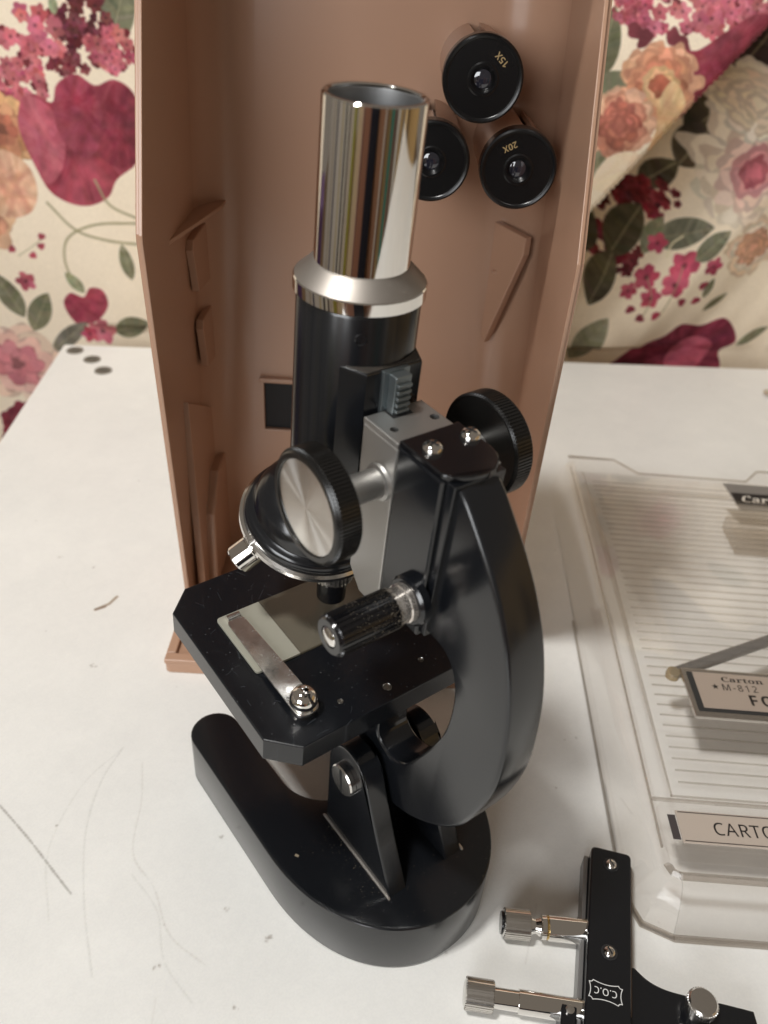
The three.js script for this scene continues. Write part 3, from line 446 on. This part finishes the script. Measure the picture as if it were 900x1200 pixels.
{ // stage
  const t = 38.55, ol = [[-49.7, -74.3], [-40.2, -83.9], [40.2, -83.9], [49.7, -74.3], [49.7, -6.7], [40.2, 2.9], [-40.2, 2.9], [-49.7, -6.7]];
  const scuff = canvasTex(1024, 1024, (c) => {
    c.fillStyle = 'rgb(17,19,23)'; c.fillRect(0, 0, 1024, 1024);
    for (let i = 0; i < 120; i++) { const left = rnd() < 0.85, x = left ? rr(20, 380) : rr(0, 1024), y = rr(20, 1000), a = rr(0, 6.3), l = rr(6, 60); c.strokeStyle = `rgba(120,122,124,${rr(0.05, 0.3)})`; c.lineWidth = rr(1.5, 4.5); c.beginPath(); c.moveTo(x, y); c.quadraticCurveTo(x + Math.cos(a) * l * 0.5 + rr(-6, 6), y + Math.sin(a) * l * 0.5 + rr(-6, 6), x + Math.cos(a) * l, y + Math.sin(a) * l); c.stroke(); }
    for (let i = 0; i < 500; i++) { c.fillStyle = `rgba(150,148,142,${rr(0.05, 0.4)})`; c.beginPath(); c.arc(rr(0, 1024), rr(0, 1024), rr(0.8, 3), 0, 7); c.fill(); }
  });
  const H = [[-19.3, -6.4, 1.1], [-1.6, -2.9, 1.7], [16.6, -6.6, 1.2]];
  const g = vPlate(ol, t - 10.4, t, 0.5, H.map(([u, z, r]) => circle(u, z, r + 0.5)), 2), p = g.attributes.position, uv = g.attributes.uv;
  for (let i = 0; i < p.count; i++) uv.setXY(i, (p.getX(i) + 50) / 100, (p.getZ(i) + 90) / 100);
  const st = sp('stage', g, phy({ map: scuff, roughness: 0.26, ior: 1.5 }));
  for (const [u, z, r] of H) { const h = sp('tapped_hole', lathe([[r + 0.55, t - 0.25], [r, t - 1.1], [r - 0.15, t - 3], [0, t - 3.2]], 24).translate(u, 0, z), M.chromeSoft, st); }
  sp('light_opening', vPlate(circle(0, -41, 9, 40), t + 0.02, t + 0.06, 0), M.hole, st);
  // clip
  const cl = sp('stage_clip', [ext(rounded([[-4.6, 0], [4.6, 0], [4.3, 20], [3.5, 51], [2.0, 53], [-2.0, 53], [-3.5, 51], [-4.3, 20]], [4, 4, 0, 1, 0, 0, 1, 0]), 0.7, 0.15).rotateX(-Math.PI / 2).scale(1, 1, 1)].map((q) => q.rotateX(rad(-0.8)).rotateY(rad(0.6)).translate(-32.0, t + 2.5, -5.5)), M.clip);
  sp('clip_post', lathe([[0, t], [4.4, t], [4.4, t + 2.6], [4.0, t + 3.0], [4.5, t + 3.5], [4.9, t + 4.8], [4.7, t + 6.8], [3.6, t + 8.7], [1.8, t + 9.8], [0, t + 10]], 40, 0.8).translate(-32, 0, -10.5), M.chrome, cl);
  sp('clip_tip', lathe([[0, -2.6], [1.5, -2.6], [1.5, 2.6], [0, 2.6]], 20).rotateZ(Math.PI / 2).translate(-32.4, t + 2.0, -59), M.clip, cl);
  // substage mirror
  const mm = (q) => q.rotateX(rad(-22)).rotateZ(rad(-26)).translate(13, -3, -30);
  const mi = sp('mirror', mm(lathe([[0, -3.4], [14, -3.4], [18, -2], [18.6, -0.8], [18.6, 1.2], [17.8, 1.9], [17, 1.2]], 56)), M.black);
  sp('mirror_glass', mm(lathe([[17.1, 1.0], [9, 0.4], [0, 0.2]], 56, 3)), M.mirrorGlass, mi);
}
{ // specimen slide under the clip
  const t = 38.75, th = 1.1, c = V(0, t, -46).applyMatrix4(MS), sl = thing('glass_slide', 'glass specimen slide with frosted ends lying on the microscope stage', 'slide', [c.x, c.y, c.z]);
  const gsl = (name, g, m, parent) => part(name, tf(g, MS), m, parent);
  gsl('glass', vPlate([[-19.8, -62], [19.8, -62], [19.8, -31.5], [-19.8, -31.5]], t, t + th, 0.12), M.slide, sl);
  gsl('frosted_end', vPlate(rounded([[-38, -62], [-20, -62], [-20, -31.5], [-38, -31.5]], [1.6, 0, 0, 1.6]), t, t + th, 0.12), M.frost, sl); gsl('frosted_end', vPlate([[20, -62], [38, -62], [38, -31.5], [20, -31.5]], t, t + th, 0.12), M.frost, sl);
}

// ================================================================ CLEAR COVER
const KA = rad(39.5), MK = new THREE.Matrix4().makeRotationY(-KA).setPosition(63.1, 0, 86.9);   // a to the right, b negative going away
{
  const cv = thing('clear_cover', 'transparent plastic case cover with ribbed top lying right of the microscope', 'cover', [63.1, 0, 86.9]);
  const k = (name, g, m = M.pane, parent = cv, label) => part(name, [].concat(g).map((q) => tf(q, MK)), m, parent, label);
  const skew = (g, f) => { const p = g.attributes.position; for (let i = 0; i < p.count; i++) p.setX(i, p.getX(i) + f * -p.getZ(i)); return g; };
  const TL = 0.016, h = 26, hb = 17;                       // taper, panel height, height at the far end
  const top = (b) => (b > -228 ? h : h - ((h - hb) * (-228 - b)) / 100);
  // top panel in two runs, each a thin slab in profile pushed across
  const slab = (b0, b1, a0, a1, t = 1.6) => uPlate([[b0, top(b0)], [b1, top(b1)], [b1, top(b1) - t], [b0, top(b0) - t]], a0, a1, 0.2);
  const panel = k('top_panel', skew(slab(-13.2, -228, 13.2, 178), TL));
  k('top_panel', skew(slab(-228.2, -327, 13.2, 178), TL));
  // walls share one rounded profile: (inset, height), a thin closed shell
  const prof = [[0, 0], [2.4, 9], [5.6, 18], [8.6, 23], [13, h], [13, h - 1.5], [9.6, 21.9], [6.8, 17.2], [3.7, 8.6], [1.3, 0]];
  const side = (b0, b1) => ext(prof, b0 - b1, 0.1).translate(0, 0, b1);
  const sw = k('side_wall', skew(side(-17, -328), TL));
  k('rim', skew(uPlate([[-17, 0], [-185, 0], [-185, 1.6], [-17, 1.6]], -1.2, 0.0, 0.2), TL), M.paneEdge, sw);
  k('shoulder', skew(uPlate([[-24, h - 0.6], [-228, h - 0.6], [-326, hb + 4], [-326, hb + 5], [-228, h + 0.3], [-24, h + 0.3]], 10.6, 11.6, 0.2), TL), M.paneEdge, sw);
  k('side_wall', ext(prof.map(([x, y]) => [188 - x, y]).reverse(), 300, 0.1).translate(0, 0, -328));
  const fw = k('front_wall', ext(prof.map(([x, y]) => [x, y]), 161, 0.1).rotateY(-Math.PI / 2).scale(1, 1, -1).translate(0, 0, 0).applyMatrix4(new THREE.Matrix4().makeTranslation(178, 0, 0)).translate(0, 0, 0));
  k('ridge', uPlate([[-14, h - 0.5], [-12, h + 0.6], [-10.6, h - 1.2], [-12.2, h - 2]], 16, 178, 0.2), M.paneEdge, fw);
  k('ridge', uPlate([[-1, 2.6], [0.6, 2.8], [1.2, 0.6], [0, 0.2]], 17, 178, 0.2), M.paneEdge, fw);
  const cp = prof.map(([x, y]) => new THREE.Vector2(17 - x, y)); cp.push(cp[0].clone());
  const turnC = (pts, seg) => new THREE.LatheGeometry(pts, seg, -Math.PI / 2, Math.PI / 2).translate(17, 0, -17);
  const co = k('corner', toCreasedNormals(turnC(cp, 2), 0.3));
  k('ridge', toCreasedNormals(turnC([[17.6, 0.2], [18.2, 0.6], [17.6, 2.8], [16, 2.6], [17.6, 0.2]].map((p) => new THREE.Vector2(...p)), 2), 0.3), M.paneEdge, co);
  k('ridge', toCreasedNormals(turnC([[3, h - 0.5], [5, h + 0.6], [6.4, h - 1.2], [4.8, h - 2], [3, h - 0.5]].map((p) => new THREE.Vector2(...p)), 2), 0.3), M.paneEdge, co);
  // raised block at the front, holding the name strip
  k('strip_bed', vPlate(rounded([[12, -46], [178, -46], [178, -18], [12, -18]], [8, 0, 0, 8]), h + 0.05, h + 1.4, 0.4), M.pane);
  k('bed_edge', uPlate([[-46.8, h], [-46, h], [-46, h + 1.8], [-46.8, h + 1.8]], 12, 178, 0.1), M.paneEdge);
  const strip = k('name_strip', vPlate([[20, -40.5], [178, -40.5], [178, -25.5], [20, -25.5]], h + 1.5, h + 2.3, 0.1), std({ color: lin(0.47, 0.40, 0.34), roughness: 0.3 }), cv, 'pale strip printed CARTON');
  k('strip_end', vPlate([[16.4, -38.5], [19.6, -38.5], [19.6, -27], [16.4, -27]], h + 1.42, h + 1.9, 0.1), std({ color: lin(0.06, 0.05, 0.05), roughness: 0.4 }), strip);
  const print = (w, hgt, draw) => std({ map: canvasTex(w, hgt, draw), roughness: 0.4, transparent: true });
  const lay = (a0, a1, b0, b1, y) => new THREE.PlaneGeometry(a1 - a0, b1 - b0).rotateX(-Math.PI / 2).translate((a0 + a1) / 2, y, (b0 + b1) / 2);
  k('strip_print', lay(20.4, 100.4, -40.2, -25.8, h + 2.36), print(1024, 184, (c) => { c.strokeStyle = 'rgb(52,44,42)'; c.lineWidth = 5; c.beginPath(); c.moveTo(1024, 6); c.lineTo(6, 6); c.moveTo(6, 178); c.lineTo(1024, 178); c.stroke(); c.fillStyle = 'rgb(30,27,28)'; c.font = '104px sans-serif'; let x = 172; for (const ch of 'CARTON') { c.fillText(ch, x, 131); x += c.measureText(ch).width + 4; } }), strip);
  // framed name plate
  const NP = [[40.4, -120.2], [178, -120.2], [178, -89.4], [40.4, -89.4]];
  const np = k('name_plate', vPlate(NP, h + 5.2, h + 7.6, 0.5), std({ color: lin(0.66, 0.63, 0.6), metalness: 1, roughness: 0.22 }), cv, 'metal framed plate printed M-812');
  k('plate_foot', vPlate([[46, -114], [178, -114], [178, -95], [46, -95]], h, h + 5.1, 0.3), M.paneEdge, np);
  k('plate_groove', vPlate([[42.6, -117.6], [178, -117.6], [178, -92.4], [42.6, -92.4]], h + 7.62, h + 7.75, 0), std({ color: lin(0.03, 0.03, 0.03), roughness: 0.3 }), np);
  k('plate_face', vPlate([[45.4, -117.4], [178, -117.4], [178, -94.4], [45.4, -94.4]], h + 7.8, h + 8.1, 0.05), std({ color: lin(0.47, 0.385, 0.32), roughness: 0.3, metalness: 0.3 }), np);
  k('plate_print', lay(45.6, 95.6, -117.2, -94.8, h + 8.16), print(1000, 428, (c) => {
    c.fillStyle = 'rgb(34,29,28)'; c.font = 'bold 96px serif'; c.save(); c.translate(255, 98); c.scale(1.25, 0.86); c.fillText('Carton', 0, 0); c.restore();
    c.font = '108px sans-serif'; let x = 235; for (const ch of 'M-812') { c.fillText(ch, x, 208); x += c.measureText(ch).width + 12; }
    c.beginPath(); for (let i = 0; i < 10; i++) { const a = (i / 10) * 6.2832 - 1.5708, r = i % 2 ? 15 : 36; c.lineTo(176 + r * Math.cos(a), 170 + r * Math.sin(a)); } c.fill();
    c.font = 'bold 176px sans-serif'; x = 452; for (const ch of 'FO') { c.fillText(ch, x, 372); x += c.measureText(ch).width + 18; }
  }), np);
  // ribs moulded into the panel
  const bd = k('panel_border', [skew(uPlate([[-48.6, h + 0.05], [-326, hb + 0.05], [-326, hb + 0.6], [-228, h + 0.6], [-48.6, h + 0.6]].map((p) => [p[0], Math.min(p[1], top(p[0]) + 0.6)]), 20.0, 20.8, 0.1), TL)], M.rib);
  k('panel_border', skew(uPlate([[-49.4, h + 0.05], [-48.6, h + 0.05], [-48.6, h + 0.6], [-49.4, h + 0.6]], 20.6, 178, 0.05), 0), M.rib);
  for (let b = -57; b > -318; b -= 6.4) { const y = top(b); k('rib', skew(uPlate([[b, y + 0.03], [b + 0.75, y + 0.03], [b + 0.75, y + 0.5], [b, y + 0.5]], 25, 178, 0), TL), M.rib, panel); }
  // far end: tab at the corner, lower middle, tab beside the badge
  const bw = k('back_wall', ext(rounded([[14, 6], [178, 6], [178, hb + 10], [148, hb + 10], [143, hb + 1], [66, hb + 1], [44, h + 2], [14, h + 2]], [2, 0, 0, 2, 2, 5, 8, 5]), 1.5, 0.3).translate(0, 0, -329.5));
  k('back_edge', ext(rounded([[14, h + 1.2], [46, h + 1.2], [66, hb + 0.4], [143, hb + 0.4], [148, hb + 9.4], [178, hb + 9.4], [178, hb + 10.2], [147.5, hb + 10.2], [142.5, hb + 1.2], [66.4, hb + 1.2], [46.4, h + 2.1], [14, h + 2.1]], 1), 1.9, 0.2).translate(0, 0, -329.8), M.paneEdge, bw);
  // badge on the far end
  const bq = (g) => g.rotateX(rad(-52)).translate(0, hb + 4, -306);
  const bg = k('badge', bq(ext([[130, -12], [178, -12], [178, 7], [119, 7]], 1.2, 0.2)), std({ color: lin(0.5, 0.46, 0.42), metalness: 0.8, roughness: 0.3 }), cv, 'small metal badge at the far end');
  k('badge_print', bq(new THREE.PlaneGeometry(54, 9).translate(150.5, -3.5, 1.26)), print(540, 90, (c) => { c.fillStyle = 'rgb(40,34,30)'; c.beginPath(); c.moveTo(0, 4); c.lineTo(540, 4); c.lineTo(540, 86); c.lineTo(48, 86); c.fill(); c.fillStyle = 'rgb(214,204,190)'; c.font = 'bold 70px serif'; c.save(); c.translate(74, 68); c.scale(1.5, 0.9); c.fillText('Carton', 0, 0); c.restore(); }), bg);
  k('latch_block', box(119, 170, 2, hb - 4, -292, -262, 1.5), M.paneEdge);
}
// loose clear bar lying under the plate
{
  const a = V(38, 29, -120).applyMatrix4(MK), b = V(150, 29, -178).applyMatrix4(MK);
  const t = thing('clear_rod', 'greyish clear plastic rod lying slantwise across the ribbed cover', 'rod', [a.x, a.y - 2, a.z]);
  const d = b.clone().sub(a), g = box(0, d.length(), -2, 2, -3, 3, 1.4).rotateY(Math.atan2(-d.z, d.x)).translate(a.x, a.y, a.z);
  part('bar', g, phy({ color: lin(0.42, 0.4, 0.38), roughness: 0.12, transmission: 0.8, thickness: 0 }), t);
  part('tip', lathe([[0, -2], [3.4, -2], [3.6, 0], [3.2, 2], [0, 2.3]], 24).translate(a.x, a.y, a.z), phy({ color: lin(0.6, 0.5, 0.34), roughness: 0.2, transmission: 0.7, thickness: 0 }), t);
}

// ================================================================ ATTACHABLE MECHANICAL STAGE
{
  const ms = thing('mechanical_stage', 'black attachable mechanical stage with knurled chrome knobs lying in the lower right corner', 'mechanical stage', [40, 0, 95]);
  const q = (name, g, m, parent = ms, label) => part(name, g, m, parent, label);
  // bar: along d from (77,62) to beyond the frame
  const A = V(77, 0, 61), Bv = V(24, 0, 104.6), d = Bv.clone().sub(A), L = d.length(), ang = Math.atan2(-d.z, d.x);
  const MB = new THREE.Matrix4().makeRotationY(ang).setPosition(A.x, 0, A.z);   // x along the bar towards the viewer, z to its left/right
  const b = (g) => tf(g, MB);
  const bar = q('bar', b(vPlate(rounded([[0, -8.2], [L + 14, -8.2], [L + 14, 8.2], [0, 8.2]], [2.4, 0, 0, 2.4]), 4, 14, 0.7, [], 3)), M.black);
  q('backing', b(box(2, L + 14, 0.3, 9, 8.3, 10.2, 0.4)), M.steelRough, bar);
  q('backing', b(box(2, L - 6, 0.3, 9, -9.6, -8.3, 0.4)), std({ color: lin(0.16, 0.10, 0.07), roughness: 0.5 }), bar);
  for (const x of [7, 44]) {
    const s = q('screw', b(lathe([[2.3, 13.9], [2.3, 14.5], [1.9, 15.2], [1, 15.6], [0, 15.7]], 28, 0.9).translate(x, 0, 0)), M.chrome, bar);
    q('slot', b(box(-1.5, 1.5, 15.3, 15.76, -0.28, 0.28, 0.05).rotateY(0.6).translate(x, 0, 0)), M.hole, s);
    q('washer', b(lathe([[2.4, 14.02], [3.1, 14.04], [3.1, 14.2], [2.4, 14.25]], 28).translate(x, 0, 0)), M.blackFlat, s);
  }
  const logo = canvasTex(512, 320, (c) => {
    c.clearRect(0, 0, 512, 320); c.strokeStyle = 'rgb(222,222,220)'; c.lineWidth = 11; c.lineJoin = 'round';
    c.beginPath(); c.moveTo(30, 58); c.quadraticCurveTo(70, 66, 84, 28); c.quadraticCurveTo(256, 84, 428, 28); c.quadraticCurveTo(442, 66, 482, 58); c.quadraticCurveTo(438, 160, 482, 262); c.quadraticCurveTo(442, 254, 428, 292); c.quadraticCurveTo(256, 236, 84, 292); c.quadraticCurveTo(70, 254, 30, 262); c.quadraticCurveTo(74, 160, 30, 58); c.closePath(); c.stroke();
    c.fillStyle = 'rgb(226,226,224)'; c.font = '128px sans-serif'; c.textAlign = 'center'; c.textBaseline = 'middle'; c.fillText('C.O.C', 256, 164);
  });
  q('emblem', b(new THREE.PlaneGeometry(13.6, 8.5).rotateX(-Math.PI / 2).rotateY(rad(-90)).translate(L - 9.4, 14.06, 1)), std({ map: logo, transparent: true, roughness: 0.5 }), bar, 'white C.O.C emblem printed upside down');
  // upper and lower control shafts
  const shaft = (p0, p1, y) => { const e = p1.clone().sub(p0), l = e.length(); return [new THREE.Matrix4().makeRotationY(Math.atan2(-e.z, e.x)).setPosition(p0.x, y, p0.z), l]; };
  const knob = (p0, p1, y, r, label, second) => {
    const [m, l] = shaft(p0, p1, y), k = (g) => tf(alongX(g), m);
    const n = q('knurled_knob', [k(gear(r, 0.42, 34, 0.6, 11, 0.35)), k(lathe([[0, 0.1], [r - 1.6, 0.1], [r - 0.6, 0.7], [r - 0.6, 11], [0, 11.2]], 40))], M.chromeSoft, ms, label);
    if (!second) { q('neck', k(lathe([[0, 11], [r - 2.2, 11], [r - 2.9, 13], [r - 2.2, 15], [r - 1.1, 15.4], [r - 1.1, 17.2], [r - 1.7, 17.4], [r - 1.7, 17.9], [r - 0.9, 18.1], [r - 0.9, l], [0, l]], 48)), M.chrome, n); q('band', k(lathe([[r - 1.6, 17.3], [r - 1.25, 17.4], [r - 1.25, 18], [r - 1.6, 18.1]], 40)), std({ color: lin(0.7, 0.5, 0.2), metalness: 1, roughness: 0.25 }), n); q('end_cap', k(lathe([[0, -0.5], [r - 1.5, -0.5], [r - 1.4, 0.2], [0, 0.3]], 32)), M.blackGloss, n); }
    else { q('neck', k(lathe([[0, 11], [r - 2, 11], [r - 2, 20], [0, 20]], 40)), M.chrome, n); q('sleeve', k(lathe([[0, 20], [r - 1.4, 20], [r - 1.4, l], [0, l]], 40)), M.chrome, n); }
  };
  knob(V(20.8, 0, 55), V(52, 0, 82.5), 7.2, 5.7, 'upper knurled chrome knob');
  knob(V(-9, 0, 66), V(22, 0, 96), 7.2, 5.6, 'lower knurled chrome knob', true);
  q('bearing_block', b(box(L - 3, L + 13, 0.4, 11.5, 10.4, 16, 0.6)), M.black); q('grub_screw', b(lathe([[0, 11.4], [1.6, 11.4], [1.6, 12.6], [0, 13]], 20).translate(L - 1, 0, 13)), M.chromeSoft);
  // arm plate with a hollow curve and its thumb screw
  const arc = curve([[50, 97], [50.6, 103], [53, 108.5], [57.8, 114.6], [66.7, 124.4], [74, 133]], 30);
  const arm = q('clamp_arm', vPlate([[44, 91], ...arc, [69, 139], [60, 150], [20, 130], [28, 108]], 2, 8, 0.6, [], 2), M.black);
  const ts = q('thumb_screw', [gear(5.6, 0.4, 36, 12.6, 16.2, 0.3).translate(56, 0, 121), lathe([[0, 7.9], [3.6, 7.9], [3.6, 12.7], [5.2, 12.8], [5.2, 16.3], [4.6, 16.9], [0, 17.1]], 40).translate(56, 0, 121)], M.chromeSoft, arm);
}

// ================================================================ WHAT THE CHROME MIRRORS, behind and beside the camera
{
  const room = (name, label, category, x, z, w, h, d, y, turn, m) => { const t = thing(name, label, category, [x / S, y / S, z / S]); const o = new THREE.Mesh(new RoundedBoxGeometry(w, h, d, 2, 0.012).translate(0, h / 2, 0), m); o.name = 'body'; o.castShadow = o.receiveShadow = true; t.rotation.y = turn; t.add(o); return t; };
  const fl = new THREE.Mesh(new THREE.BoxGeometry(7, 0.05, 7), std({ color: lin(0.30, 0.19, 0.10), roughness: 0.5 })); fl.name = 'floor'; fl.position.set(0, -0.745, 0); fl.receiveShadow = true; fl.userData.kind = 'structure'; scene.add(fl);
  const dir = (deg, r) => { const f = rad(deg); return [r * (-0.57 * Math.cos(f) + 0.82 * Math.sin(f)), r * (0.82 * Math.cos(f) + 0.57 * Math.sin(f)) - 0.03]; };
  const put = (name, label, cat, deg, r, w, h, d, y, m) => { const [x, z] = dir(deg, r); room(name, label, cat, x, z, w, h, d, y, Math.atan2(-x, -z), m); };
  const matte = (r, g, b) => std({ color: lin(r, g, b), roughness: 0.7 });
  put('wooden_cabinet', 'golden wooden cabinet to the right of the camera', 'cabinet', 80, 1.25, 1.0, 1.2, 0.3, -0.72, matte(0.55, 0.36, 0.15));
  put('chair', 'dark blue upholstered chair behind the camera', 'chair', -2, 0.78, 0.2, 0.86, 0.1, -0.72, matte(0.012, 0.014, 0.03));
  put('cardboard_box', 'brown cardboard box on the floor behind the camera', 'box', 14, 1.0, 0.42, 0.9, 0.3, -0.72, matte(0.38, 0.2, 0.12));
  put('cushion', 'salmon cushion behind the camera', 'cushion', -15, 0.95, 0.2, 0.8, 0.2, -0.72, matte(0.5, 0.25, 0.17));
  put('teal_bin', 'teal bin behind the camera', 'bin', 37, 0.95, 0.08, 0.85, 0.1, -0.72, matte(0.04, 0.28, 0.22));
  put('green_folder', 'yellow green folder left of the camera', 'folder', -42, 0.95, 0.1, 0.85, 0.06, -0.72, matte(0.5, 0.5, 0.1));
  put('white_cupboard', 'white cupboard left of the camera', 'cupboard', -75, 1.3, 1.3, 1.0, 0.3, -0.72, matte(0.8, 0.78, 0.74));
  put('purple_bag', 'dark purple bag left of the table', 'bag', -122, 0.62, 0.16, 0.8, 0.12, -0.72, matte(0.07, 0.03, 0.09));
  put('umbrella', 'narrow grey umbrella leaning behind the camera', 'umbrella', 62, 0.9, 0.05, 0.8, 0.05, -0.72, matte(0.1, 0.1, 0.11));
  put('broom', 'dark broom handle left of the camera', 'broom', -62, 0.9, 0.06, 0.9, 0.05, -0.72, matte(0.05, 0.045, 0.05));
  put('cream_pillar', 'cream pillar left of the camera', 'pillar', -30, 1.2, 0.25, 1.0, 0.1, -0.72, matte(0.75, 0.66, 0.5));
  const bc = [[0.6, 0.56, 0.46], [0.05, 0.05, 0.12], [0.7, 0.62, 0.3], [0.12, 0.1, 0.1], [0.75, 0.72, 0.68], [0.3, 0.08, 0.14], [0.55, 0.5, 0.42], [0.03, 0.05, 0.06], [0.7, 0.66, 0.6], [0.35, 0.3, 0.1], [0.08, 0.06, 0.1], [0.6, 0.42, 0.2]];
  const bn = ['cream', 'navy', 'mustard', 'charcoal', 'white', 'wine red', 'beige', 'black', 'pale grey', 'olive', 'dark violet', 'tan'];
  bc.forEach((col, i) => put('book', bn[i] + ' book standing upright behind the camera', 'book', [-92, -84, -70, -54, -49, -24, -8, 6, 22, 30, 44, 68][i], 0.86, [0.05, 0.05, 0.04, 0.05, 0.05, 0.03, 0.03, 0.04, 0.05, 0.03, 0.03, 0.05][i], 0.92, 0.06, -0.72, matte(...col)));
  put('white_board', 'narrow white board behind the camera', 'board', 51, 1.3, 0.12, 1.0, 0.05, -0.72, matte(0.8, 0.77, 0.7)); put('plank', 'golden brown plank leaning behind the camera', 'plank', 58, 1.28, 0.2, 1.05, 0.04, -0.72, matte(0.42, 0.29, 0.13)); put('dark_plank', 'dark brown plank behind the camera', 'plank', 73, 0.95, 0.05, 1.0, 0.04, -0.72, matte(0.06, 0.045, 0.035));
}

renderer.render(scene, camera);
